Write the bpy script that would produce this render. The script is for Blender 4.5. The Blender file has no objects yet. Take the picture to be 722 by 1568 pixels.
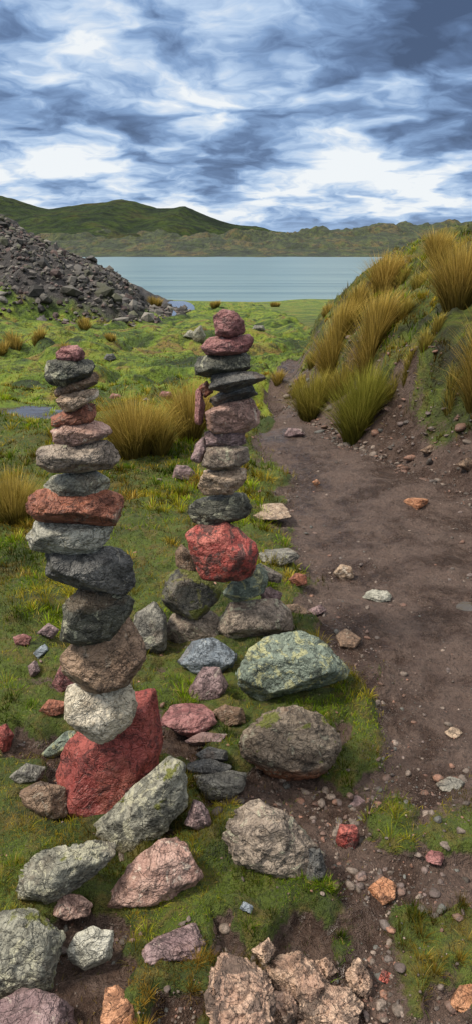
import bpy, bmesh, math, random
import numpy as np
from mathutils import Vector
random.seed(7); rng=np.random.default_rng(11)
scene=bpy.context.scene
scene.view_settings.view_transform='Standard'
scene.view_settings.look='None'
scene.view_settings.exposure=0

# ------------------------------------------------------------------ survey helpers
F=1079.0; PITCH=math.radians(21); CH=1.5
cp,sp=math.cos(PITCH),math.sin(PITCH)
def ray(px,py):
    a=(px-361)/F; b=(784-py)/F
    return np.array([a, cp+b*sp, -sp+b*cp])
CAM=np.array([0,0,CH])

# ------------------------------------------------------------------ numpy noise
def _h(xi,yi,s):
    h=(xi.astype(np.int64)*374761393+yi.astype(np.int64)*668265263+s*144269)&0xffffffff
    h=((h^(h>>13))*1274126177)&0xffffffff
    h=h^(h>>16)
    return (h&0xffffff)/float(0xffffff)
def vn(x,y,s=0):
    x=np.asarray(x,float);y=np.asarray(y,float)
    xi=np.floor(x);yi=np.floor(y);fx=x-xi;fy=y-yi
    fx=fx*fx*fx*(fx*(fx*6-15)+10);fy=fy*fy*fy*(fy*(fy*6-15)+10)
    a=_h(xi,yi,s);b=_h(xi+1,yi,s);c=_h(xi,yi+1,s);d=_h(xi+1,yi+1,s)
    return (a*(1-fx)+b*fx)*(1-fy)+(c*(1-fx)+d*fx)*fy
def fbm(x,y,o=4,s=0):
    x=np.asarray(x,float);y=np.asarray(y,float)
    t=0;A=.5;tot=0
    for i in range(o):
        t=t+A*vn(x,y,s+i*17);tot+=A
        x,y=x*1.9*.8-y*1.9*.6+3.1,x*1.9*.6+y*1.9*.8+7.7;A*=.5
    return t/tot
def vn3(P,s):
    x,y,z=P[:,0],P[:,1],P[:,2]
    zi=np.floor(z);fz=z-zi;fz=fz*fz*(3-2*fz)
    zi=zi.astype(np.int64)
    def lay(k):
        xi=np.floor(x);yi=np.floor(y);fx=x-xi;fy=y-yi
        fx=fx*fx*(3-2*fx);fy=fy*fy*(3-2*fy)
        kk=k*7919+s
        a=_h(xi,yi,kk);b=_h(xi+1,yi,kk);c=_h(xi,yi+1,kk);d=_h(xi+1,yi+1,kk)
        return (a*(1-fx)+b*fx)*(1-fy)+(c*(1-fx)+d*fx)*fy
    return lay(zi)*(1-fz)+lay(zi+1)*fz
ROT=np.array([[.8,-.6,0],[.36,.48,-.8],[.48,.64,.6]])
def fbm3(P,o,s,g=.5):
    t=0;A=1;tot=0
    for i in range(o):
        t=t+A*(vn3(P,s+i*31)-.5)*2;tot+=A;P=P@ROT.T*2.03+1.7;A*=g
    return t/tot
def sst(x,a,b):
    t=np.clip((x-a)/(b-a),0,1);return t*t*(3-2*t)

# ------------------------------------------------------------------ terrain
LAKE=-6.1
def xl(y): return np.interp(y,[.5,.97,1.5,2,2.5,3.3,4.4,5.2,6,7.5,9,11,14],[.32,.30,.38,.44,.42,.43,.27,.18,.2,.26,.40,.60,.9])
def xr(y): return np.interp(y,[.5,2,3.3,4.4,5.2,6,7.5,9,11,14,20],[1.65,1.7,1.75,1.5,1.15,.9,.68,.72,.85,1.2,2.2])
PUD=[(1.03,2.80,.045,.035),(-2.45,6.9,.75,.32),(-5.0,52,1.6,9),(-4.2,40,.7,4)]
def gmask(x,y):
    n=fbm(x*3,y*3,4,5);n2=fbm(x*6+9,y*6,4,9)
    left=sst(xl(y)-x+(n-.5)*.55,-.06,.10)
    right=sst(x-xr(y)-.22+(n-.5)*.8,-.1,.2)
    g=np.maximum(left,right*sst(y,2.0,3.5))
    z=1-sst(y,1.6,3.2)
    z=z*sst(x,-1.1,-.6)
    g=g*(1-z*.95*(1-sst(n2,.42,.50)))
    g=np.maximum(g,(1-sst(y,1.35,1.75))*sst(x,.3,.42)*sst(n2+.3*(x-.45),.51,.58)*.9)
    g=np.where(y>14,1.0,g)
    return g
def farz(x): return np.interp(x,[-500,-281,50,155,281,700],[4,3,6,12,19,26])
PZ={}
def H(x,y):
    x=np.asarray(x,float);y=np.asarray(y,float)
    z=np.interp(y,[-5,3.5,6,10,20,40,70,98,112,300,380,397,420],[0,0,-.1,-.38,-1.0,-2.2,-4.3,-5.9,-7.0,-8,-7,-5.9,-5.3])
    t=np.clip((y-420)/480,0,1)
    z=np.where(y>420,-5.3+(farz(x)+5.3)*t**1.3,z)
    xw=np.interp(y,[98,150,220,395],[-16,-32,-60,-101])+ (fbm(x*.05,y*.05,3,3)-.5)*14
    spit=np.exp(-((y-222)/7)**2)*17
    west=sst(xw+spit-x,-2,6)*(y>90)*(y<400)
    z=z*(1-west)+np.maximum(z,-5.7)*west
    z=z+(fbm(x*.08,y*.08,3,21)-.5)*1.1*sst(y,60,100)*(y<400)
    z=z+(fbm(x*.02,y*.02,5,22)-.5)*15*sst(y,430,600)+(fbm(x*.06,y*.04,5,23)-.5)*7*sst(y,395,470)
    z=z+(fbm(x*.035,y*.02,4,24)-.42)*22*sst(y,700,860)
    s=np.clip(x-xr(y),0,None)
    fade=sst(y,2.2,4.3)*(1-sst(y,11,30))
    hb=2.2*(1-np.exp(-.66*s))
    rough=(fbm(x*1.3,y*1.3,4,31)-.47)*.6*sst(s,.15,.8)+(fbm(x*5,y*5,3,32)-.5)*.24*sst(s,.05,.4)
    lip=.24*sst(s+(fbm(x*2,y*2,3,33)-.5)*.35,.28,.38)
    z=z+(hb+rough+lip)*fade
    z=z+np.clip(s-1.5,0,8)*.1*(1-fade)*(y<14)
    sc=np.minimum(.5*(-4.0-x+(fbm(x*.3,y*.3,3,41)-.5)*2),.6*(y-29+(fbm(x*.3,y*.3,3,42)-.5)*4))
    sc=np.clip(sc,0,9)*(1-sst(y,52,80))
    z=z+sc
    md=sst(y,3,8)*(1-sst(y,70,95))*(1-sst(s,0,.3))
    rd=1-np.abs(fbm(x*.7,y*.7,3,55)-.5)*5
    z=z+md*((fbm(x*.9,y*.9,4,51)-.5)*.5+(fbm(x*.25,y*.25,2,52)-.5)*.7*sst(y,7,15)-.22*sst(rd,.3,1)*sst(y,5,9))
    nr=1-sst(y,14,30)
    g=gmask(x,y)
    z=z+nr*(g*.03+(fbm(x*4,y*4,4,61)-.5)*.06+(fbm(x*17,y*17,4,62)-.5)*(.022+.034*g)+(fbm(x*50,y*50,2,64)-.5)*.008)
    z=z-nr*.03*(1-g)
    z=z+(fbm(x*.7,y*.7,2,66)-.5)*.05*nr
    for (a,b,ra,rb) in PUD:
        q=((x-a)/ra)**2+((y-b)/rb)**2
        zc=PZ.get((a,b))
        if zc is not None:
            w=np.exp(-(q*.55)**2)
            z=z*(1-w)+(zc-.03*min(1,ra*3))*w
    return z
_pz={}
for (a,b,ra,rb) in PUD:
    th=np.linspace(0,6.28,24)
    _pz[(a,b)]=float(np.percentile(H(a+ra*np.cos(th),b+rb*np.sin(th)),25))
PZ.update(_pz)
TS=np.exp(np.linspace(math.log(.6),math.log(900),2600))
def hit(px,py):
    d=ray(px,py);P=CAM[None,:]+TS[:,None]*d[None,:]
    hz=H(P[:,0],P[:,1]);k=np.argmax(P[:,2]<hz)
    if k==0:k=1
    a=P[k-1,2]-hz[k-1];b=hz[k]-P[k,2];f=a/(a+b+1e-9)
    t=TS[k-1]+(TS[k]-TS[k-1])*f
    return CAM+t*d,t
def onY(px,py,Y):
    d=ray(px,py);return CAM+d*(Y/d[1])

# ------------------------------------------------------------------ mesh helper
def mk(name,V,Fc,mat=None,attrs=None,smooth=True,parent=None):
    me=bpy.data.meshes.new(name)
    V=np.asarray(V,np.float32);Fc=np.asarray(Fc,np.int32);k=Fc.shape[1]
    me.vertices.add(len(V));me.vertices.foreach_set("co",V.ravel())
    me.loops.add(Fc.size);me.loops.foreach_set("vertex_index",Fc.ravel())
    me.polygons.add(len(Fc));me.polygons.foreach_set("loop_start",np.arange(0,Fc.size,k,dtype=np.int32))
    me.polygons.foreach_set("use_smooth",np.full(len(Fc),smooth))
    me.update(calc_edges=True)
    for an,(ty,arr) in (attrs or {}).items():
        at=me.attributes.new(an,ty,'POINT')
        arr=np.asarray(arr,np.float32)
        at.data.foreach_set("value" if ty=='FLOAT' else "color",arr.ravel())
    ob=bpy.data.objects.new(name,me);scene.collection.objects.link(ob)
    if mat:me.materials.append(mat)
    if parent:ob.parent=parent
    return ob

# ------------------------------------------------------------------ node helpers
class NT:
    def __init__(s,nt):s.nt=nt;nt.nodes.clear()
    def n(s,t,ins=None,**kw):
        nd=s.nt.nodes.new(t)
        for k,v in kw.items():setattr(nd,k,v)
        for k,v in (ins or {}).items():s.set(nd.inputs[k],v)
        return nd
    def set(s,inp,v):
        if isinstance(v,bpy.types.NodeSocket):s.nt.links.new(v,inp)
        else:
            if isinstance(v,(tuple,list)) and len(v)==3 and inp.type=='RGBA':v=(*v,1)
            inp.default_value=v
    def m(s,op,a,b=None,c=None,clamp=False):
        nd=s.nt.nodes.new('ShaderNodeMath');nd.operation=op;nd.use_clamp=clamp
        s.set(nd.inputs[0],a)
        if b is not None:s.set(nd.inputs[1],b)
        if c is not None:s.set(nd.inputs[2],c)
        return nd.outputs[0]
    def mix(s,f,a,b,bt='MIX'):
        nd=s.nt.nodes.new('ShaderNodeMix');nd.data_type='RGBA';nd.blend_type=bt
        s.set(nd.inputs[0],f);s.set(nd.inputs[6],a);s.set(nd.inputs[7],b)
        return nd.outputs[2]
    def noise(s,v,sc,det=4,ro=.55,dist=0):
        return s.n('ShaderNodeTexNoise',{'Vector':v,'Scale':sc,'Detail':det,'Roughness':ro,'Distortion':dist}).outputs[0]
    def mr(s,v,a,b,c=0,d=1,smooth=True):
        nd=s.n('ShaderNodeMapRange',{0:v,1:a,2:b,3:c,4:d});nd.interpolation_type='SMOOTHSTEP' if smooth else 'LINEAR'
        return nd.outputs[0]
    def ramp(s,f,st):
        nd=s.nt.nodes.new('ShaderNodeValToRGB');s.set(nd.inputs[0],f)
        el=nd.color_ramp.elements
        while len(el)<len(st):el.new(.5)
        for e,(p,c) in zip(el,st):e.position=p;e.color=(*c,1)
        return nd.outputs[0]
    def off(s,v,o):return s.n('ShaderNodeVectorMath',{0:v,1:o},operation='ADD').outputs[0]
    def g3(s,v):return s.n('ShaderNodeCombineXYZ',{0:v,1:v,2:v}).outputs[0]
def newmat(name):
    m=bpy.data.materials.new(name);m.use_nodes=True;return m,NT(m.node_tree)

# ------------------------------------------------------------------ world
w=bpy.data.worlds.new("World");scene.world=w;w.use_nodes=True
t=NT(w.node_tree)
SUN=Vector((-.70,-.12,.95)).normalized()
sky=t.n('ShaderNodeTexSky');sky.sky_type='NISHITA';sky.sun_disc=False
sky.sun_elevation=math.asin(SUN.z);sky.sun_rotation=math.atan2(SUN.x,SUN.y)
tc=t.n('ShaderNodeTexCoord').outputs['Generated']
se=t.n('ShaderNodeSeparateXYZ',{0:tc});dx,dy,dz=se.outputs
zc=t.m('MAXIMUM',dz,0.0);den=t.m('ADD',zc,.20)
P=t.n('ShaderNodeCombineXYZ',{0:t.m('DIVIDE',dx,den),1:t.m('DIVIDE',dy,den),2:t.m('MULTIPLY',zc,2.5)}).outputs[0]
P0=t.off(P,(3.3,1.7,0))
wn=t.n('ShaderNodeTexNoise',{'Vector':P0,'Scale':2.6,'Detail':3,'Roughness':.55}).outputs[1]
wv=t.n('ShaderNodeVectorMath',{0:t.off(wn,(-.5,-.5,-.5)),1:(.6,.6,.3)},operation='MULTIPLY').outputs[0]
PW=t.n('ShaderNodeVectorMath',{0:P0,1:wv},operation='ADD').outputs[0]
def cden(v):
    a=t.noise(v,2.3,6,.56,0)
    b=t.n('ShaderNodeTexVoronoi',{'Vector':v,'Scale':4.6},feature='F1').outputs['Distance']
    return t.m('ADD',a,t.m('MULTIPLY',t.m('SUBTRACT',.45,b),.15))
d1=cden(PW);d2=cden(t.off(PW,(-.04,-.12,.06)))
rel=t.m('MULTIPLY',t.m('SUBTRACT',d1,d2),-1.7)
big=t.noise(P0,1.0,2,.5,0)
val=t.m('ADD',t.m('MULTIPLY',t.m('SUBTRACT',big,.5),.8),t.m('MULTIPLY',t.m('SUBTRACT',d1,.5),1.8))
val=t.m('ADD',t.m('ADD',val,.51),rel)
def blob(px,py,rx,ry,amp):
    global val
    r=ray(px,py);r=r/np.linalg.norm(r)
    a=t.m('POWER',t.m('ABSOLUTE',t.m('DIVIDE',t.m('SUBTRACT',dx,float(r[0])),rx/1180.)),2.0)
    b=t.m('POWER',t.m('ABSOLUTE',t.m('DIVIDE',t.m('SUBTRACT',dz,float(r[2])),ry/1180.)),2.0)
    e=t.m('EXPONENT',t.m('MULTIPLY',t.m('ADD',a,b),-1.0))
    val=t.m('ADD',val,t.m('MULTIPLY',e,amp))
blob(530,262,90,30,.26);blob(110,80,140,60,.24);blob(350,140,90,34,.18);blob(60,265,110,38,.20)
blob(600,150,200,45,-.10);blob(170,195,170,26,-.14);blob(560,50,230,60,-.22);blob(670,298,60,10,-.18)
blob(250,320,300,20,.12);blob(620,215,120,18,-.10)
cl=t.ramp(val,[(.16,(.07,.11,.205)),(.34,(.135,.215,.385)),(.48,(.26,.40,.65)),(.61,(.50,.65,.87)),(.78,(.92,.96,.99))])
hz=t.mr(dz,.0,.04)
cl=t.mix(hz,t.mix(.45,cl,(.50,.68,.93)),cl)
warm=t.mr(dz,.28,.6)
cl=t.mix(t.m('MULTIPLY',warm,.75),cl,(.58,.54,.47))
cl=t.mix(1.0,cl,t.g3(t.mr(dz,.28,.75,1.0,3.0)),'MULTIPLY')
cl=t.mix(1.0,cl,(9.8,9.8,9.8),'MULTIPLY')
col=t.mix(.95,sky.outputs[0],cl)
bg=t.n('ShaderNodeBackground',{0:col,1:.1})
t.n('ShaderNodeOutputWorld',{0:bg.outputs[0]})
sl=bpy.data.lights.new("sun","SUN");sl.energy=5.0;sl.angle=math.radians(10);sl.color=(1,.92,.79)
so=bpy.data.objects.new("sun",sl);scene.collection.objects.link(so)
so.rotation_euler=SUN.to_track_quat('Z','Y').to_euler()

# ------------------------------------------------------------------ materials
def principled(t,col,rough,bump=None,spec=.4):
    b=t.n('ShaderNodeBsdfPrincipled',{'Base Color':col,'Roughness':rough,'Specular IOR Level':spec})
    if bump is not None:t.set(b.inputs['Normal'],bump)
    t.n('ShaderNodeOutputMaterial',{0:b.outputs[0]});return b
def bumpn(t,h,dist,strength=1.0,prev=None):
    nd=t.n('ShaderNodeBump',{'Height':h,'Distance':dist,'Strength':strength})
    if prev is not None:t.set(nd.inputs['Normal'],prev)
    return nd.outputs[0]
def rockmat(name,c1,c2,lich=None,la=.5,dark=.35,moss=0,rough=.7,sc=1.0,stripe=0,stain=None):
    m,t=newmat(name)
    tc=t.n('ShaderNodeTexCoord').outputs['Object'];oi=t.n('ShaderNodeObjectInfo')
    o=t.m('MULTIPLY',oi.outputs['Random'],37.0)
    v=t.off(tc,t.g3(o))
    a=t.noise(v,9*sc,6,.66,.8);b=t.noise(v,34*sc,4,.70,.3);c=t.noise(v,150*sc,2,.75)
    col=t.mix(t.mr(a,.40,.60),c1,c2)
    col=t.mix(t.mr(b,.47,.62,0,.75),col,tuple(x*dark for x in c1))
    col=t.mix(t.mr(c,.52,.72,0,.30),col,tuple(min(.8,x*1.6+.02) for x in c2))
    # iron / earth staining in broad patches
    s2=t.noise(t.off(v,(11,7,3)),5*sc,4,.6,.6)
    col=t.mix(t.mr(s2,.54,.66,0,.45),col,tuple(.5*x+.5*y for x,y in zip(c1,(.20,.10,.045))))
    if stain:
        gz=t.n('ShaderNodeSeparateXYZ',{0:tc}).outputs[2]
        col=t.mix(t.mr(t.m('ADD',t.m('MULTIPLY',gz,-4.0),t.m('MULTIPLY',a,.6)),.35,.6,0,.8),col,stain)
    if stripe:
        vs=t.n('ShaderNodeMapping',{0:v,2:(.35,.2,.9),3:(6,90,90)}).outputs[0]
        st=t.noise(vs,1.0,3,.6,.5)
        col=t.mix(t.mr(st,.60,.70,0,.35),col,tuple(min(.8,x*1.5+.05) for x in c2))
    if lich:
        l=t.noise(v,17*sc,5,.70,1.0)
        th=.66-.17*la
        col=t.mix(t.mr(l,th,th+.05,0,.8),col,lich)
        l2=t.noise(t.off(v,(5,3,1)),20*sc,4,.72,.8)
        col=t.mix(t.mr(l2,.56,.62,0,.8),col,tuple(x*.3 for x in c1))
    if moss:
        g=t.n('ShaderNodeNewGeometry');nz=t.n('ShaderNodeSeparateXYZ',{0:g.outputs['Normal']}).outputs[2]
        mm=t.m('ADD',t.noise(v,14,5,.6),t.m('MULTIPLY',nz,.12))
        col=t.mix(t.mr(mm,.72-moss*.2,.78-moss*.2),col,(.10,.105,.012))
    vr=t.n('ShaderNodeTexVoronoi',{'Vector':t.off(v,t.n('ShaderNodeTexNoise',{'Vector':v,'Scale':9*sc,'Detail':2}).outputs[1]),'Scale':6*sc},feature='DISTANCE_TO_EDGE').outputs[0]
    crack=t.mr(vr,0,.035)
    h=t.m('ADD',t.m('MULTIPLY',a,1.6),t.m('ADD',t.m('MULTIPLY',b,.6),t.m('MULTIPLY',crack,.16)))
    bn=bumpn(t,h,.026/sc,1.0)
    bn=bumpn(t,c,.0022,.8,bn)
    principled(t,col,t.mr(b,.3,.7,rough-.28,rough+.1),bn,.5)
    return m
LG=(.32,.31,.22)
M=dict(
 maroon=rockmat('stone_maroon',(.18,.058,.055),(.30,.135,.125),(.34,.23,.21),.3),
 red=rockmat('stone_red',(.20,.032,.025),(.29,.062,.046),(.30,.13,.1),.0,.5,stripe=1),
 redblk=rockmat('stone_red_black',(.33,.050,.040),(.42,.12,.09),(.045,.03,.025),1.0,.4),
 rust=rockmat('stone_rust',(.20,.062,.032),(.31,.11,.058),(.22,.15,.11),.4),
 brown=rockmat('stone_brown',(.14,.082,.048),(.24,.155,.098),(.28,.22,.16),.5),
 boulder=rockmat('stone_boulder',(.13,.095,.065),(.22,.17,.12),(.26,.24,.17),.5,stain=(.26,.09,.035),moss=.35),
 tan=rockmat('stone_tan',(.26,.18,.12),(.40,.29,.20),(.50,.42,.33),.5,.35),
 pink=rockmat('stone_pink',(.29,.165,.13),(.43,.28,.225),(.50,.41,.33),.5,.35),
 pale=rockmat('stone_pale',(.42,.36,.26),(.60,.53,.41),(.14,.10,.07),.35,.4),
 palegray=rockmat('stone_palegray',(.26,.25,.20),(.42,.40,.33),(.18,.16,.10),.5,.35),
 gray=rockmat('stone_gray',(.13,.12,.10),(.23,.215,.175),LG,.5),
 graytan=rockmat('stone_graytan',(.17,.13,.10),(.29,.23,.175),LG,.5),
 slate=rockmat('stone_slate',(.048,.048,.046),(.11,.105,.095),(.20,.185,.15),.5),
 dark=rockmat('stone_dark',(.042,.043,.031),(.09,.087,.062),(.30,.29,.20),.6),
 moss=rockmat('stone_mossy',(.055,.052,.042),(.11,.10,.075),(.18,.165,.05),.7,moss=.8),
 lichen=rockmat('stone_lichen',(.155,.150,.115),(.26,.25,.195),(.38,.36,.25),.7,.3,stain=(.12,.10,.05),moss=.2),
 teal=rockmat('stone_teal',(.12,.15,.115),(.20,.235,.18),(.34,.33,.16),.8,.35),
 blue=rockmat('stone_bluegray',(.12,.145,.17),(.24,.27,.295),(.42,.41,.35),.4,.35),
 mauve=rockmat('stone_mauve',(.15,.092,.092),(.26,.175,.17),(.33,.27,.23),.4),
 orange=rockmat('stone_orange',(.29,.11,.045),(.43,.21,.11),(.2,.12,.08),.4),
 pinktan=rockmat('stone_pinktan',(.30,.18,.125),(.47,.325,.23),(.06,.04,.03),.9,.25),
)

# ------------------------------------------------------------------ stones
ICO={}
for s in (1,2,3,4,5,6):
    bm=bmesh.new();bmesh.ops.create_icosphere(bm,subdivisions=s,radius=1)
    ICO[s]=(np.array([v.co[:] for v in bm.verts]),np.array([[v.index for v in f.verts] for f in bm.faces]));bm.free()
FOOT=[]
SEED=[100]
def stone(name,poly,mat,Y=None,dep=.42,p=42,parent=None,sub=5,kb=.5,flat=None,rise=.3,amp=.06,dY=0,facets=8):
    SEED[0]+=1;r=random.Random(SEED[0])
    poly=np.array(poly,float);mn=poly.min(0);mx=poly.max(0);c=(mn+mx)/2
    a=PITCH+math.atan((c[1]-784)/F)
    cc=None
    if flat is not None:
        G,_=hit(c[0],c[1]);zp=G[2]+flat*.35
        pts=[]
        for q in poly:
            d=ray(*q);pts.append(CAM+d*((zp-CH)/d[2]))
        pts=np.array(pts);C=(pts.min(0)+pts.max(0))/2
        u=np.array([1.,0,0]);v=np.array([0,1.,0]);n=np.array([0,0,1.])
        cc=flat
    else:
        b=a*kb
        u=np.array([1.,0,0]);v=np.array([0,math.sin(b),math.cos(b)]);n=np.array([0,-math.cos(b),math.sin(b)])
        if Y is not None:C=onY(c[0],c[1],Y+dY)
        else:
            G,tt=hit(c[0],c[1]+(mx[1]-mn[1])*rise);C=CAM+ray(*c)*tt
        pts=[]
        for q in poly:
            d=ray(*q);tt=np.dot(C-CAM,n)/np.dot(d,n);pts.append(CAM+d*tt)
        pts=np.array(pts)
    q=np.stack([(pts-C)@u,(pts-C)@v],1)
    sa=(q[:,0].max()-q[:,0].min())/2;sb=(q[:,1].max()-q[:,1].min())/2
    if cc is None:cc=dep*max(sa,sb)*1.3
    s=np.array([sa,sb,cc])
    planes=[]
    k=len(q)
    for i in range(k):
        e=q[(i+1)%k]-q[i];nn=np.array([e[1],-e[0]]);Ln=np.linalg.norm(nn)
        if Ln<1e-6:continue
        nn/=Ln
        if nn@((q[i]+q[(i+1)%k])/2)<0:nn=-nn
        h=(q@nn).max()
        for sg in (1,-1):
            tz=sg*r.uniform(.12,.75)
            N=math.sqrt(1+tz*tz);planes.append((nn[0]/N,nn[1]/N,tz/N,h/N))
    for sg in (1,-1):
        m=np.array([r.uniform(-.3,.3),r.uniform(-.3,.3),sg]);m/=np.linalg.norm(m)
        planes.append((*m,cc*r.uniform(.75,.95)))
    for j in range(facets):
        m=np.array([r.uniform(-1,1),r.uniform(-1,1),r.choice([-1,1,1])*r.uniform(.45,1.3)]);m/=np.linalg.norm(m)
        sup=math.sqrt(((s*m)**2).sum())
        planes.append((*m,sup*r.uniform(.74,1.02)))
    planes=np.array(planes)
    D,Fc=ICO[sub];X=D*s
    sd=SEED[0]*53
    wv=np.stack([fbm3(D*2.2+7,3,sd),fbm3(D*2.2+3,3,sd+5),fbm3(D*2.2+9,3,sd+9)],1)
    Xw=(D+wv*.07)*s
    g=np.clip(Xw@planes[:,:3].T/planes[:,3][None,:],0,None)
    R=(g**p).sum(1)**(-1/p)*1.012
    n1=fbm3(D*1.8,6,sd+100,.58)
    n2=np.abs(fbm3(D*4.2,4,sd+200,.55))
    n3=sst(fbm3(D*3.1,5,sd+300,.6),.12,.22)
    R=R*(1+amp*1.3*n1-amp*.7*n2-amp*.6*n3)
    X=X*R[:,None]
    Wd=X[:,0:1]*u+X[:,1:2]*v+X[:,2:3]*n
    ob=mk(name,Wd,Fc,M[mat])
    ob.location=Vector(C)
    if parent:ob.parent=parent
    FOOT.append((C[0],C[1],sa*.80,(sb if flat is not None else cc)*.72))
    return ob
def empty(name,loc=(0,0,0)):
    e=bpy.data.objects.new(name,None);scene.collection.objects.link(e);e.empty_display_size=.2;return e

c1=empty('stone_cairn')
YL=1.58
L=[([(85,540),(95,530),(118,528),(131,538),(129,551),(110,558),(90,556)],'maroon',0),
([(65,560),(70,552),(100,553),(140,547),(148,560),(140,578),(95,594),(78,590),(66,575)],'dark',0),
([(83,598),(100,583),(140,568),(154,571),(150,587),(120,604),(95,610),(84,607)],'brown',0),
([(81,616),(95,604),(140,594),(152,594),(150,609),(115,630),(90,634)],'tan',0),
([(78,638),(95,630),(130,619),(147,612),(149,635),(140,648),(100,655),(80,654)],'rust',0),
([(75,660),(90,650),(135,642),(160,646),(174,662),(150,677),(110,688),(85,682)],'pink',0),
([(53,695),(65,684),(110,682),(165,672),(188,677),(190,700),(175,717),(120,727),(75,724),(55,714)],'graytan',0),
([(64,745),(75,730),(110,722),(150,720),(169,735),(168,758),(155,774),(115,773),(70,760)],'lichen',0),
([(38,762),(52,750),(75,752),(120,762),(165,750),(192,752),(190,785),(180,805),(120,804),(60,799),(42,787)],'rust',0),
([(40,820),(55,793),(80,790),(140,796),(178,799),(172,825),(140,852),(110,855),(50,842)],'palegray',0),
([(68,875),(73,843),(150,845),(170,836),(205,853),(209,890),(200,914),(150,906),(110,897),(75,887)],'slate',0),
([(97,900),(105,890),(185,895),(208,905),(205,937),(170,982),(130,992),(95,982)],'dark',0.0),
([(93,1000),(110,984),(170,970),(205,940),(222,960),(224,1010),(200,1052),(150,1065),(105,1054),(92,1028)],'brown',0),
([(97,1085),(105,1050),(150,1052),(205,1040),(211,1075),(200,1112),(160,1141),(120,1137),(98,1112)],'pale',-.02),
([(85,1188),(98,1140),(130,1110),(205,1054),(240,1053),(254,1132),(237,1192),(194,1256),(135,1266),(100,1260)],'red',.07)]
for i,(po,m,dy) in enumerate(L):
    last=i==14
    stone('stone_%d'%(i+1),po,m,Y=YL,dY=dy+random.uniform(-.012,.012),parent=c1,dep=.42 if i not in(11,14) else .36,sub=5 if i<8 else 6,kb=.45,amp=.03 if last else .05,facets=3 if last else 8,p=80 if last else 42)
c2=empty('stone_cairn')
YR=2.5
R_=[([(326,484),(340,473),(358,475),(374,490),(375,511),(350,519),(330,514)],'maroon',0),
([(307,530),(320,517),(350,513),(383,511),(390,522),(380,538),(350,545),(315,545)],'maroon',0),
([(296,560),(303,546),(340,540),(380,536),(384,550),(383,570),(350,577),(320,580),(298,575)],'dark',0),
([(318,596),(326,572),(380,568),(418,572),(410,579),(385,590),(345,603)],'slate',-.02),
([(304,592),(318,582),(328,600),(314,611)],'rust',.03),
([(312,615),(345,596),(387,585),(393,605),(365,614),(335,624),(315,625)],'slate',0),
([(299,600),(308,590),(315,620),(311,650),(298,652)],'maroon',.04),
([(311,630),(345,613),(385,608),(400,630),(395,652),(375,663),(330,666),(315,658)],'pink',0),
([(312,664),(322,656),(375,658),(377,680),(350,688),(318,684)],'mauve',0.02),
([(291,705),(300,680),(312,668),(321,687),(310,707),(298,713)],'mauve',.04),
([(309,712),(316,684),(350,681),(380,683),(382,705),(360,721),(325,722)],'graytan',0),
([(301,745),(312,719),(345,716),(375,716),(378,735),(355,757),(310,760)],'tan',0),
([(288,785),(298,762),(340,755),(375,754),(385,775),(375,795),(330,808),(293,802)],'dark',0),
([(284,815),(300,800),(345,798),(375,795),(393,808),(397,850),(385,886),(345,895),(310,889),(288,842)],'redblk',-.03),
([(248,915),(255,885),(275,868),(310,876),(342,905),(337,937),(310,950),(265,948),(250,932)],'moss',0),
([(267,845),(278,832),(297,850),(306,882),(285,880),(270,866)],'brown',.05),
([(338,908),(365,880),(400,860),(412,880),(405,907),(360,924)],'teal',.02),
([(398,862),(432,880),(430,894),(404,890)],'graytan',.08),
([(396,906),(412,898),(432,908),(428,922),(400,922)],'mauve',.08),
([(250,962),(262,938),(340,932),(350,975),(290,994),(258,980)],'graytan',.03),
([(326,962),(350,922),(420,914),(448,938),(448,970),(380,980),(340,978)],'graytan',.0),
([(425,925),(455,925),(476,938),(470,946),(435,945)],'brown',.15),
([(250,990),(262,972),(300,975),(340,985),(300,1006),(255,1005)],'slate',.05)]
for i,(po,m,dy) in enumerate(R_):
    stone('stone_%d'%(i+1),po,m,Y=YR,dY=dy+random.uniform(-.015,.015),parent=c2,dep=.42,kb=.45,amp=.055)

def rk(poly,mat,name='rock',**k):
    return stone(name,poly,mat,**k)
rk([(357,1060),(365,1015),(400,975),(460,966),(500,982),(531,1020),(528,1040),(450,1064),(380,1080)],'teal','boulder',sub=6,amp=.06,p=60,facets=6)
rk([(272,1015),(295,980),(330,976),(363,1000),(358,1022),(335,1037),(290,1030)],'blue',p=60)
rk([(287,1060),(310,1022),(335,1022),(352,1050),(335,1074),(300,1078)],'mauve')
rk([(358,1165),(368,1112),(400,1086),(450,1075),(510,1108),(532,1145),(512,1183),(440,1200),(380,1197)],'boulder','boulder',sub=6,p=22,amp=.10,facets=10)
rk([(338,1300),(340,1242),(400,1224),(440,1243),(504,1310),(475,1350),(380,1340)],'graytan','boulder',sub=6,amp=.15,dep=.35)
rk([(157,1380),(200,1320),(240,1283),(292,1298),(309,1340),(290,1368),(210,1395),(165,1393)],'pink','boulder',sub=6,p=50,amp=.08)
stone('boulder',[(105,1300),(225,1185),(258,1156),(290,1168),(294,1232),(245,1285),(170,1325)],'lichen',sub=6,dep=.3,rise=.2,amp=.13)
stone('boulder',[(20,1390),(28,1330),(70,1300),(150,1285),(200,1290),(120,1350),(70,1397)],'lichen',sub=6,dep=.35,amp=.14)
stone('boulder',[(-60,1520),(-40,1420),(0,1393),(60,1390),(103,1405),(95,1480),(75,1530),(0,1540)],'lichen',sub=6,amp=.13)
stone('boulder',[(-60,1600),(0,1530),(60,1514),(100,1530),(125,1610)],'mauve',sub=5,amp=.1)
rk([(102,1452),(115,1430),(145,1416),(174,1425),(172,1467),(135,1485),(110,1480)],'palegray')
rk([(68,1392),(95,1366),(143,1375),(142,1400),(100,1405)],'pink')
rk([(217,1455),(240,1435),(300,1413),(317,1430),(310,1467),(225,1477)],'mauve',flat=.02,amp=.1)
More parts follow.
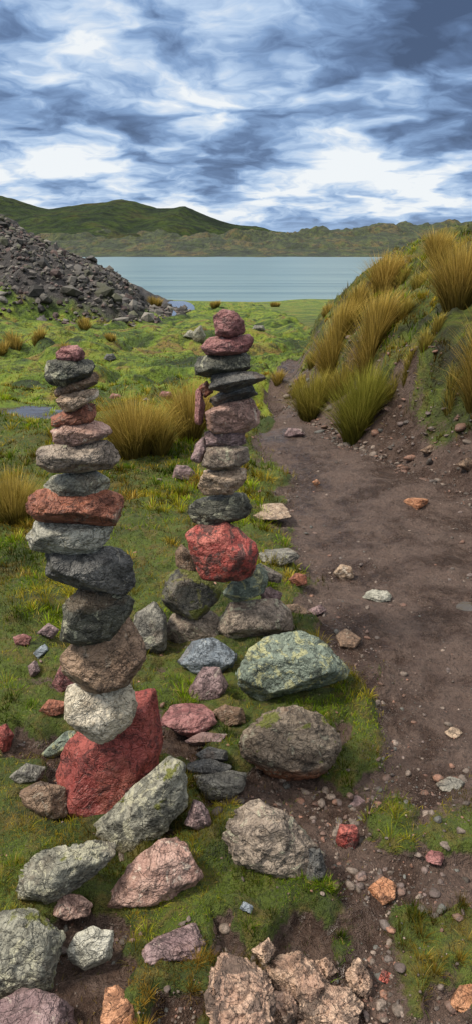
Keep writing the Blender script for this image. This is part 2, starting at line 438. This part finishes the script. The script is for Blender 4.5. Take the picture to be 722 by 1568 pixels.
for po in ([(315,1500),(325,1468),(380,1475),(415,1500),(425,1570),(400,1620),(318,1600)],[(400,1485),(440,1455),(490,1478),(515,1530),(470,1560),(430,1530)],
  [(430,1560),(470,1525),(530,1518),(560,1548),(540,1600),(440,1610)],[(385,1455),(410,1436),(425,1450),(405,1478)],[(520,1480),(545,1472),(572,1500),(562,1530),(535,1515)],
  [(405,1530),(440,1520),(460,1545),(440,1575),(412,1570)],[(480,1470),(505,1466),(520,1490),(500,1500)]):
    rk(po,'pinktan','rock_slab',flat=.035,sub=6,amp=.26)
rk([(150,1590),(158,1525),(185,1512),(213,1545),(205,1600)],'orange',flat=.03,amp=.15)
rk([(12,1190),(40,1168),(72,1175),(66,1196),(25,1202)],'gray')
rk([(30,1210),(60,1195),(100,1205),(105,1250),(75,1258),(38,1235)],'brown')
rk([(62,1155),(100,1120),(118,1118),(112,1150),(85,1162)],'teal')
rk([(-15,1120),(10,1107),(22,1125),(15,1150),(-10,1158)],'red')
rk([(58,1090),(75,1070),(103,1075),(98,1093),(70,1100)],'rust')
rk([(78,1050),(95,1015),(125,1020),(120,1060),(95,1065)],'maroon')
rk([(20,975),(35,970),(50,975),(45,990),(25,992)],'maroon');rk([(55,970),(75,953),(92,965),(80,980)],'mauve')
rk([(50,1000),(68,985),(75,995),(60,1010)],'blue');rk([(42,1020),(55,1010),(62,1028),(48,1042)],'mauve')
rk([(200,990),(205,940),(235,920),(258,945),(255,995),(225,1010)],'gray',Y=2.45)
rk([(245,1105),(262,1082),(320,1078),(335,1105),(300,1122),(255,1122)],'maroon',flat=.03)
rk([(325,1090),(345,1078),(374,1085),(375,1108),(345,1114)],'brown')
rk([(280,1135),(310,1120),(347,1124),(345,1140),(300,1142)],'mauve');rk([(298,1155),(320,1143),(350,1150),(348,1166),(310,1166)],'slate')
rk([(283,1172),(320,1160),(356,1172),(350,1187),(290,1185)],'slate');rk([(290,1222),(296,1186),(340,1180),(377,1182),(376,1205),(345,1226)],'gray',p=60)
rk([(282,1262),(296,1224),(310,1228),(327,1262),(310,1276)],'mauve')
rk([(393,848),(400,836),(440,842),(466,856),(430,866),(398,862)],'gray',flat=.03)
rk([(376,790),(395,773),(432,774),(450,795),(410,799)],'tan',flat=.03)
rk([(508,878),(520,864),(538,868),(541,885),(520,890)],'tan');rk([(440,888),(452,877),(468,880),(470,895),(450,899)],'rust')
rk([(470,935),(490,925),(500,935),(480,945)],'mauve')
rk([(548,908),(570,903),(606,915),(590,920),(556,916)],'palegray',flat=.012)
rk([(512,975),(530,964),(552,978),(545,992),(520,990)],'brown',flat=.02)
rk([(615,768),(638,759),(656,768),(640,778)],'orange',flat=.02);rk([(476,738),(484,733),(490,740),(482,745)],'orange')
rk([(512,1290),(518,1262),(545,1262),(551,1285),(540,1302),(520,1303)],'redblk')
rk([(560,1362),(580,1345),(607,1355),(605,1378),(585,1387)],'orange',flat=.02);rk([(650,1310),(662,1298),(682,1306),(675,1325),(655,1323)],'maroon',flat=.012)
rk([(528,1225),(545,1217),(562,1230),(550,1240),(530,1238)],'mauve',flat=.012);rk([(665,1200),(690,1188),(712,1200),(700,1213),(675,1212)],'gray',flat=.010)
rk([(685,1540),(700,1510),(730,1490),(745,1540),(722,1560)],'orange',flat=.02)
rk([(578,1500),(585,1483),(600,1492),(598,1508)],'redblk');rk([(365,1392),(372,1380),(388,1388),(383,1400)],'blue')
rk([(468,1350),(470,1300),(490,1298),(500,1330),(495,1355)],'slate',amp=.12)
rk([(676,1123),(690,1114),(710,1120),(700,1130),(682,1130)],'tan',flat=.008)
rk([(262,735),(270,712),(290,713),(302,726),(290,740)],'mauve')
rk([(292,525),(298,505),(308,497),(316,515),(312,530)],'lichen','boulder',sub=4);rk([(280,515),(290,505),(303,508),(298,522)],'lichen',sub=4)
rk([(158,550),(163,542),(174,541),(179,549),(170,554)],'slate',sub=4);rk([(383,507),(388,498),(402,498),(407,508)],'gray',sub=4)
rk([(165,612),(172,602),(186,604),(187,613)],'maroon',sub=4);rk([(240,612),(248,598),(262,600),(268,612)],'maroon',sub=4);rk([(217,614),(224,608),(232,614)],'gray',sub=4)
rk([(432,668),(440,655),(462,657),(468,667),(450,672)],'mauve',sub=4);rk([(640,690),(660,680),(672,690),(655,697)],'brown',sub=4)
rk([(695,712),(715,700),(735,712),(715,722)],'brown',sub=4)

# ------------------------------------------------------------------ ground
m_ground,t=newmat('ground')
pos=t.n('ShaderNodeNewGeometry').outputs['Position']
ga=t.n('ShaderNodeAttribute',attribute_name='grass').outputs['Fac']
scr=t.n('ShaderNodeAttribute',attribute_name='scree').outputs['Fac']
bk=t.n('ShaderNodeAttribute',attribute_name='bank').outputs['Fac']
py_=t.n('ShaderNodeSeparateXYZ',{0:pos}).outputs[1]
n3=t.noise(pos,3,4,.6);n12=t.noise(pos,14,4,.68,.3);n50=t.noise(pos,60,4,.7);n200=t.noise(pos,240,2,.75)
dirt=t.mix(t.mr(n3,.35,.65),(.046,.027,.020),(.115,.073,.056))
dirt=t.mix(t.mr(n12,.42,.64,0,.6),dirt,(.155,.105,.082))
dirt=t.mix(t.mr(n50,.50,.66,0,.75),dirt,(.026,.015,.010))
dirt=t.mix(t.mr(n200,.56,.70,0,.6),dirt,(.25,.18,.145))
turf=t.mix(t.mr(n3,.38,.6),(.040,.060,.006),(.09,.125,.012))
turf=t.mix(t.mr(n12,.45,.65,0,.8),turf,(.14,.105,.022))
turf=t.mix(t.mr(n50,.45,.7,0,.7),turf,(.022,.026,.005))
nm=t.noise(pos,.8,6,.65,.5)
mead=t.ramp(nm,[(.30,(.012,.020,.004)),(.40,(.045,.080,.008)),(.49,(.12,.185,.012)),(.56,(.20,.245,.018)),(.63,(.20,.135,.028)),(.75,(.06,.042,.013))])
nm2=t.noise(pos,5,4,.7);mead=t.mix(t.mr(nm2,.45,.66,0,.8),mead,(.018,.026,.005))
fp=t.n('ShaderNodeMapping',{0:pos,3:(1,.35,1)}).outputs[0]
nf=t.noise(fp,.035,7,.70,.5);nf2=t.noise(fp,.25,4,.7)
farc=t.ramp(nf,[(.3,(.008,.014,.004)),(.44,(.026,.040,.008)),(.52,(.050,.062,.012)),(.58,(.085,.062,.018)),(.68,(.030,.042,.009))])
farc=t.mix(t.mr(nf2,.44,.58,0,.85),farc,(.010,.014,.005))
turf=t.mix(t.mr(py_,5,8),turf,mead);turf=t.mix(t.mr(py_,95,150),turf,farc)
bank=t.ramp(t.noise(pos,2.2,6,.68,.4),[(.32,(.016,.012,.008)),(.42,(.036,.046,.008)),(.50,(.095,.125,.012)),(.60,(.16,.135,.025)),(.70,(.05,.033,.02))])
turf=t.mix(bk,turf,t.mix(t.mr(n12,.38,.66,0,.6),bank,(.03,.03,.010)))
gm=t.mr(t.m('ADD',ga,t.m('MULTIPLY',t.m('SUBTRACT',n50,.5),.9)),.35,.6)
col=t.mix(gm,dirt,turf)
col=t.mix(scr,col,t.mix(t.mr(t.noise(pos,1.5,4,.7),.35,.65),(.03,.027,.027),(.08,.07,.066)))
hgt=t.m('ADD',t.m('MULTIPLY',n12,1.2),t.m('ADD',t.m('MULTIPLY',n50,.6),t.m('MULTIPLY',n200,.15)))
bn=bumpn(t,hgt,.05,1.0)
bn=bumpn(t,t.m('ADD',nm,t.m('MULTIPLY',nm2,.25)),.7,t.mr(py_,6,14,0,1),bn)
bn=bumpn(t,nf,12.0,t.mr(py_,200,400,0,1),bn)
wet=t.mr(n3,.42,.58,.26,.75)
ro=t.mix(gm,t.g3(wet),(.85,.85,.85))
principled(t,col,t.n('ShaderNodeSeparateXYZ',{0:ro}).outputs[0],bn,.4)
def sgrid(n,c,lo,hi,b):
    a=(hi-c)/math.sinh(b);tlo=-math.asinh((c-lo)/a)/b
    return c+a*np.sinh(b*np.linspace(tlo,1,n))
gx=np.concatenate([-sgrid(470,0,0,1100,7.8)[:0:-1],sgrid(470,0,0,1100,7.8)])
gy=sgrid(1100,1.6,-5,1300,7.6)
X,Y=np.meshgrid(gx,gy);Z=H(X.ravel(),Y.ravel())
V=np.stack([X.ravel(),Y.ravel(),Z],1)
nx,ny=len(gx),len(gy)
I=np.arange(nx*ny).reshape(ny,nx)
Fq=np.stack([I[:-1,:-1].ravel(),I[:-1,1:].ravel(),I[1:,1:].ravel(),I[1:,:-1].ravel()],1)
xx,yy=V[:,0],V[:,1]
scm=sst(np.minimum(-4.2-xx+(fbm(xx*.5,yy*.5,3,44)-.5)*3,yy-29.5+(fbm(xx*.5,yy*.5,3,45)-.5)*3),-.2,.6)*(1-sst(yy,65,80))
bkm=sst(xx-xr(yy),.0,.4)*(1-sst(yy,20,40))*sst(yy,2.5,4)
mk('ground',V,Fq,m_ground,{'grass':('FLOAT',gmask(xx,yy)),'scree':('FLOAT',scm),'bank':('FLOAT',bkm)})

# ------------------------------------------------------------------ water
m_w,t=newmat('lake_water')
pos=t.n('ShaderNodeNewGeometry').outputs['Position']
mp=t.n('ShaderNodeMapping',{0:pos,3:(.25,.6,1)}).outputs[0]
rip=t.noise(mp,1.2,4,.65)
rip2=t.noise(t.n('ShaderNodeMapping',{0:pos,3:(.012,.16,1)}).outputs[0],1.0,4,.65)
principled(t,t.mix(t.mr(rip2,.36,.64),(.055,.105,.105),(.12,.18,.165)),.28,bumpn(t,rip,.16,.5),.4)
V=[(-160,90,LAKE),(600,90,LAKE),(600,430,LAKE),(-160,430,LAKE)]
mk('lake',V,[[0,1,2,3]],m_w)
m_p,t=newmat('puddle_water')
pos=t.n('ShaderNodeNewGeometry').outputs['Position']
principled(t,(.05,.04,.03),.05,bumpn(t,t.noise(pos,8,2,.5),.01,.2),.5)
for i,(a,b,ra,rb) in enumerate(PUD):
    th=np.linspace(0,2*math.pi,49)[:-1]
    k=1.25
    V=[(a,b,PZ[(a,b)]-.012*min(1,ra*3))]+[(a+k*ra*math.cos(q),b+k*rb*math.sin(q),PZ[(a,b)]-.012*min(1,ra*3)) for q in th]
    mk('puddle' if i<1 else ('pond' if i==1 else 'stream'),V,[[0,j+1,(j+1)%48+1] for j in range(48)],m_p)

# ------------------------------------------------------------------ hills
m_h,t=newmat('hills')
pos=t.n('ShaderNodeNewGeometry').outputs['Position']
a=t.noise(pos,.010,8,.66,.6);b=t.noise(pos,.06,5,.72)
col=t.ramp(a,[(.32,(.008,.016,.007)),(.44,(.016,.030,.007)),(.54,(.036,.055,.010)),(.66,(.050,.045,.015))])
col=t.mix(t.mr(b,.42,.60,0,.8),col,(.009,.013,.009))
principled(t,col,.9,bumpn(t,t.m('ADD',a,t.m('MULTIPLY',b,.35)),30,1.0),.1)
pr=[(-500,285),(-200,292),(-60,306),(0,300),(40,313),(75,322),(130,313),(165,309),(187,305),(210,309),(240,319),(262,318),(283,315),(305,325),(335,337),(365,344),(392,346),(415,354),(450,358),(540,356),(640,353),(722,352),(1000,345),(1300,340)]
RX=[(ray(a,b)[0]/ray(a,b)[1])*1500 for a,b in pr];RZ=[1.5+1500*ray(a,b)[2]/ray(a,b)[1] for a,b in pr]
hx=np.linspace(-1300,1300,700);hy=np.linspace(840,2300,350)
X,Y=np.meshgrid(hx,hy);x_,y_=X.ravel(),Y.ravel()
s_=np.where(y_<1500,np.clip((y_-860)/640,0,1)**.85,1-sst(y_,1500,2400)*.7)
warp=(fbm(x_*.006,y_*.006,4,77)-.5)*160*(1-s_)
rz=np.interp(x_+warp,RX,RZ)
gul=-np.abs(fbm(x_*.010,y_*.003,5,71)-.5)*2+.2
z_=-8+(rz+8)*s_+gul*90*s_*(1.02-s_)+ (fbm(x_*.03,y_*.03,4,72)-.5)*5
I=np.arange(700*350).reshape(350,700)
Fq=np.stack([I[:-1,:-1].ravel(),I[:-1,1:].ravel(),I[1:,1:].ravel(),I[1:,:-1].ravel()],1)
mk('hills',np.stack([x_,y_,z_],1),Fq,m_h)

# ------------------------------------------------------------------ scattered small stones
m_g,t=newmat('loose_stones')
ac=t.n('ShaderNodeAttribute',attribute_name='col').outputs['Color']
pos=t.n('ShaderNodeNewGeometry').outputs['Position']
q=t.noise(pos,90,3,.72)
principled(t,t.mix(t.mr(q,.4,.65,0,.75),ac,(.05,.04,.03)),.65,bumpn(t,q,.006,1.0),.45)
m_s,t=newmat('scree_stone')
ac=t.n('ShaderNodeAttribute',attribute_name='col').outputs['Color']
pos=t.n('ShaderNodeNewGeometry').outputs['Position']
q=t.noise(pos,4,4,.7)
principled(t,t.mix(t.mr(q,.4,.7,0,.6),ac,(.04,.038,.036)),.85,bumpn(t,q,.08,.8),.3)
def scatter(name,P,S,cols,mat,sub=1,flat=.6,smooth=False,var=10):
    D,Fc=ICO[sub];n=len(P)
    temps=[]
    for v in range(var):
        pl=rng.normal(size=(9,3));pl/=np.linalg.norm(pl,axis=1)[:,None];h=rng.uniform(.5,.95,9)
        g=np.clip(D@pl.T/h,0,None);g=np.concatenate([g,np.full((len(D),1),.9)],1)
        R=(g**30).sum(1)**(-1/30.);temps.append(D*R[:,None])
    temps=np.array(temps)
    T=temps[rng.integers(0,var,n)]
    sc=np.stack([rng.uniform(.7,1.4,n),rng.uniform(.6,1.1,n),rng.uniform(.4,1.,n)*flat*1.2],1)*S[:,None]
    T=T*sc[:,None,:]
    an=rng.uniform(0,6.28,n);c,s=np.cos(an)[:,None],np.sin(an)[:,None]
    tl=rng.normal(0,.3,n);ct,stt=np.cos(tl)[:,None],np.sin(tl)[:,None]
    x,y,z=T[...,0],T[...,1],T[...,2]
    x,z=x*ct-z*stt,x*stt+z*ct
    x,y=x*c-y*s,x*s+y*c
    V=np.stack([x,y,z],2)+P[:,None,:]
    Fa=(Fc[None]+(np.arange(n)*len(D))[:,None,None]).reshape(-1,3)
    C=np.concatenate([np.repeat(cols,len(D),0),np.ones((n*len(D),1))],1)
    return mk(name,V.reshape(-1,3),Fa,mat,{'col':('FLOAT_COLOR',C)},smooth=smooth)
pal=np.array([(.15,.09,.07),(.17,.085,.06),(.12,.095,.085),(.20,.15,.12),(.25,.19,.155),(.14,.10,.09),(.24,.12,.08),(.11,.11,.10),(.08,.06,.05)])
def foot(x,y,k=1.0):
    m=np.zeros(len(x),bool)
    for (a,b,ra,rb) in FOOT:m|=((x-a)/(ra*k))**2+((y-b)/(rb*k))**2<1
    return m
n=36000
y=np.exp(rng.uniform(math.log(.7),math.log(9),n));x=rng.uniform(-.45,.6,n)*(y+.3)
g=gmask(x,y)
edge=np.exp(-((x-xl(y))/.12)**2)+np.exp(-((x-xr(y)-.1)/.35)**2)*1.5*(y>3)
rub=(1-sst(y,1.7,2.6))*(1-sst(x,.4,.8))
pr_=(1-g)*(.12+.5*edge+.7*rub)*(fbm(x*5,y*5,3,88)>.42)+.03
k=rng.uniform(0,1,n)<pr_;x,y=x[k],y[k]
S=.0018*np.exp(rng.exponential(.55,len(x)))*(y**.4);S=np.clip(S,.0015,.018)
P_=np.stack([x,y,H(x,y)+S*.05],1)
scatter('gravel',P_,S,pal[rng.integers(0,len(pal),len(x))]*rng.uniform(.55,1.15,(len(x),1)),m_g,sub=2,smooth=True)
n=17000
x=-4+rng.uniform(-22,.8,n);y=rng.uniform(28,56,n)
ok=np.minimum(-4.0-x+(fbm(x*.5,y*.5,3,44)-.5)*3,y-29+(fbm(x*.5,y*.5,3,45)-.5)*3)>rng.uniform(-.8,.4,n)
x,y=x[ok],y[ok]
S=.07*np.exp(rng.exponential(.42,len(x)));S=np.clip(S,.05,.45)
sp_=np.array([(.11,.10,.09),(.16,.14,.125),(.07,.065,.06),(.22,.20,.17),(.15,.10,.09),(.11,.11,.07)])
scatter('scree_rocks',np.stack([x,y,H(x,y)+S*.2],1),S,sp_[rng.integers(0,6,len(x))]*rng.uniform(.35,.9,(len(x),1)),m_s,sub=1,smooth=False,flat=.75)
n=1800
y=rng.uniform(3.8,9,n);x=xr(y)+rng.uniform(-.15,.5,n)
S=np.clip(.006*np.exp(rng.exponential(.55,n)),.005,.045)
scatter('bank_stones',np.stack([x,y,H(x,y)+S*.1],1),S,pal[rng.integers(0,len(pal),n)]*rng.uniform(.5,1.0,(n,1)),m_g,sub=2,smooth=True)

# ------------------------------------------------------------------ grass
def bladeMat(name,tr=.35):
    m,t=newmat(name)
    ac=t.n('ShaderNodeAttribute',attribute_name='col').outputs['Color']
    d=t.n('ShaderNodeBsdfDiffuse',{0:ac})
    tl=t.n('ShaderNodeBsdfTranslucent',{0:ac})
    mx=t.n('ShaderNodeMixShader',{0:tr,1:d.outputs[0],2:tl.outputs[0]})
    t.n('ShaderNodeOutputMaterial',{0:mx.outputs[0]});return m
m_b=bladeMat('grass_blade');m_t=bladeMat('tussock_blade',.3)
def blades(name,B,L_,Wd,lean,ang,c0,c1_,mat,seg=2,droop=1.0,parent=None,wid0=1.0):
    n=len(B);dirx=np.cos(ang);diry=np.sin(ang)
    a2=ang+rng.uniform(-.9,.9,n)
    px_=-np.sin(a2);py2=np.cos(a2)
    lv=[];cl_=[]
    cur=B.copy()
    for i in range(seg+1):
        f=i/seg
        th=np.minimum(lean*(.3+droop*1.3*f),2.5)
        if i>0:cur=cur+np.stack([dirx*np.sin(th),diry*np.sin(th),np.cos(th)],1)*(L_/seg)[:,None]
        wv=(Wd*(1-f**1.5)*.5)
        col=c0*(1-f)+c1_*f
        if i<seg:
            o=np.stack([px_*wv,py2*wv,np.zeros(n)],1);lv+=[cur-o,cur+o];cl_+=[col,col]
        else:lv.append(cur);cl_.append(col)
    V=np.stack(lv,1);C=np.stack(cl_,1);k=V.shape[1]
    f=[]
    for i in range(seg-1):
        a=2*i;f+=[[a,a+1,a+3],[a,a+3,a+2]]
    a=2*(seg-1);f.append([a,a+1,a+2])
    f=np.array(f);Fa=(f[None]+(np.arange(n)*k)[:,None,None]).reshape(-1,3)
    C=np.concatenate([C.reshape(-1,3),np.ones((n*k,1))],1)
    return mk(name,V.reshape(-1,3),Fa,mat,{'col':('FLOAT_COLOR',C)},smooth=True,parent=parent)
gr=np.array([.062,.130,.006]);ye=np.array([.38,.28,.025]);br=np.array([.23,.33,.012]);st_=np.array([.50,.37,.10]);oc=np.array([.30,.145,.028])
def gcol(x,y,n):
    cn=fbm(x*1.6,y*1.6,4,92);cn2=fbm(x*5,y*5,3,93);dk=fbm(x*9,y*9,2,98)
    mixv=np.clip((cn-.38)*3.8+rng.normal(0,.22,n),0,1)[:,None]
    ct=gr*(1-mixv)+br*mixv
    yv=(sst(cn2+rng.normal(0,.06,n),.48,.61))[:,None]*.75;ct=ct*(1-yv)+ye*yv
    ov=(sst(fbm(x*4+5,y*4,3,99)+rng.normal(0,.04,n),.54,.62))[:,None]*.65;ct=ct*(1-ov)+oc*ov
    sv=(rng.uniform(0,1,n)<.07)[:,None];ct=np.where(sv,st_,ct)
    return ct*rng.uniform(.6,1.2,(n,1))*(.34+1.15*sst(dk,.3,.65))[:,None]
n=440000
y=np.exp(rng.uniform(math.log(.65),math.log(24),n));x=rng.uniform(-.55,.62,n)*(y+.35)
g=gmask(x,y)
s=x-xr(y)
dens=g*(.35+.65*sst(fbm(x*2.2,y*2.2,3,90),.38,.56))
dens*=1-.75*sst(y,6,14)
dens*=np.where((s>0),sst(fbm(x*2.5,y*2.5,3,97),.36,.5),1)
k=(rng.uniform(0,1,n)<dens)&(~((y<3.2)&foot(x,y)))
for (a,b,ra,rb) in PUD:k&=((x-a)/(ra*1.1))**2+((y-b)/(rb*1.1))**2>1
x,y=x[k],y[k];n=len(x);s=s[k]
cl1=sst(fbm(x*5,y*5,3,94),.5,.65)
Ln=(.008+.012*rng.uniform(0,1,n)**2+.024*cl1*rng.uniform(.3,1,n))*np.clip(y/1.6,.8,3.0)**.62
Ln=Ln*np.where(s>.2,1.7,1)
Wn=np.clip(.0011*y,.0013,.03)*rng.uniform(.7,1.3,n)
ct=gcol(x,y,n)
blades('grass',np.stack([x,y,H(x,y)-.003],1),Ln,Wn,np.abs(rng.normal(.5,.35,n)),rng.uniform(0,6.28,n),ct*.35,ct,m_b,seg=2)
m=3800
y0=np.exp(rng.uniform(math.log(.8),math.log(10),m));x0=rng.uniform(-.5,.6,m)*(y0+.3)
k=(gmask(x0,y0)>.5)&(fbm(x0*3,y0*3,3,120)>.42)&(~((y0<3)&foot(x0,y0,1.1)));x0,y0=x0[k],y0[k];m=len(x0)
nb=34;rad=rng.uniform(.008,.022,m)*np.clip(y0/1.5,.8,2.5)
an=rng.uniform(0,6.28,(m,nb));ee=rng.uniform(0,1,(m,nb))**.6
x=(x0[:,None]+rad[:,None]*ee*np.cos(an)).ravel();y=(y0[:,None]+rad[:,None]*ee*np.sin(an)).ravel()
Lt=(rng.uniform(.018,.055,m)*np.clip(y0/1.5,.8,3)**.6)[:,None]*rng.uniform(.5,1.1,(m,nb))
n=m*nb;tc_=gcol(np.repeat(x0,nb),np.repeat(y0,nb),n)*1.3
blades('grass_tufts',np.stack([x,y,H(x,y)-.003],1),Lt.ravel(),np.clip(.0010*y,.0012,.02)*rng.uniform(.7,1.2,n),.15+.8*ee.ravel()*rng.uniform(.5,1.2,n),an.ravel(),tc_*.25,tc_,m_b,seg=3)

def tussock(px,py,wpx,hpx,hue=0,nb=1500,lean=0,name='grass_tussock'):
    G,tt=hit(px,py)
    R=wpx/2/F*tt;Hh=hpx/F*tt*1.12
    e=rng.uniform(0,1,nb)**.5*R*.40;an=rng.uniform(0,6.28,nb)
    bx=G[0]+e*np.cos(an);by=G[1]+e*np.sin(an)
    B=np.stack([bx,by,np.minimum(H(bx,by),G[2]+.12)-.02],1)
    ln=np.abs(.08+.60*e/(R*.40)*rng.uniform(.4,1.1,nb)+rng.normal(0,.14,nb))
    vx=np.cos(an)+lean+rng.normal(0,.4,nb);vy=np.sin(an)+rng.normal(0,.4,nb);ang=np.arctan2(vy,vx)
    Lb=Hh*(rng.uniform(.35,1.0,nb)**.7)*(1+.15*ln);Lb*=np.where(rng.uniform(0,1,nb)<.06,1.2,1)
    W_=np.full(nb,max(.003,.0009*tt))*rng.uniform(.6,1.3,nb)
    u=rng.uniform(0,1,nb)[:,None]
    tip=np.array([.80,.55,.16])*(1-hue)+np.array([.34,.38,.05])*hue
    tip2=np.array([.36,.25,.04])*(1-hue)+np.array([.12,.19,.02])*hue
    c1_=(tip*u+tip2*(1-u))*rng.uniform(.4,1.15,(nb,1))
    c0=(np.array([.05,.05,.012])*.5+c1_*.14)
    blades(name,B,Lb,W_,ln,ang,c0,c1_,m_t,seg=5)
tussock(207,698,118,92,.1,2600);tussock(292,672,74,92,.1,1600);tussock(20,792,110,75,.2,1800);tussock(245,690,60,70,.2,900)
tussock(550,655,108,84,.7,2600);tussock(478,635,90,58,.5,2000,-.2);tussock(525,600,80,45,.35,1000)
tussock(512,538,76,66,.12,1800);tussock(572,530,84,72,.08,2000,.2);tussock(586,450,46,60,.0,1500,.1);tussock(545,475,50,36,.1,900)
tussock(702,468,100,100,.05,2800,.1);tussock(740,555,80,82,.1,2000);tussock(668,402,46,46,.05,1400,.2)
for (a,b,c,d) in [(620,480,36,24),(650,530,34,22),(480,560,40,26),(640,440,36,24),(600,600,32,20),(690,600,36,24),(560,580,40,24),(455,600,34,22),(625,555,30,20),(670,500,32,20),(615,430,30,20)]:
    tussock(a,b,c,d,.35,420)
for (a,b,c,d) in [(22,530,50,22),(60,520,40,18),(238,470,40,16),(130,500,40,14),(425,585,30,20),(330,470,30,10),(170,520,30,12),(5,540,30,20),(420,470,30,8),(500,480,30,14),(100,540,30,14)]:
    tussock(a,b,c,d,.1,350)

# ------------------------------------------------------------------ camera
cd=bpy.data.cameras.new("camera");cd.sensor_fit='VERTICAL';cd.sensor_height=24
cd.lens=24*F/1568;cd.clip_end=6000;cd.clip_start=.05
co=bpy.data.objects.new("camera",cd);scene.collection.objects.link(co)
co.location=(0,0,CH);co.rotation_euler=(math.radians(90-21),0,0)
scene.camera=co
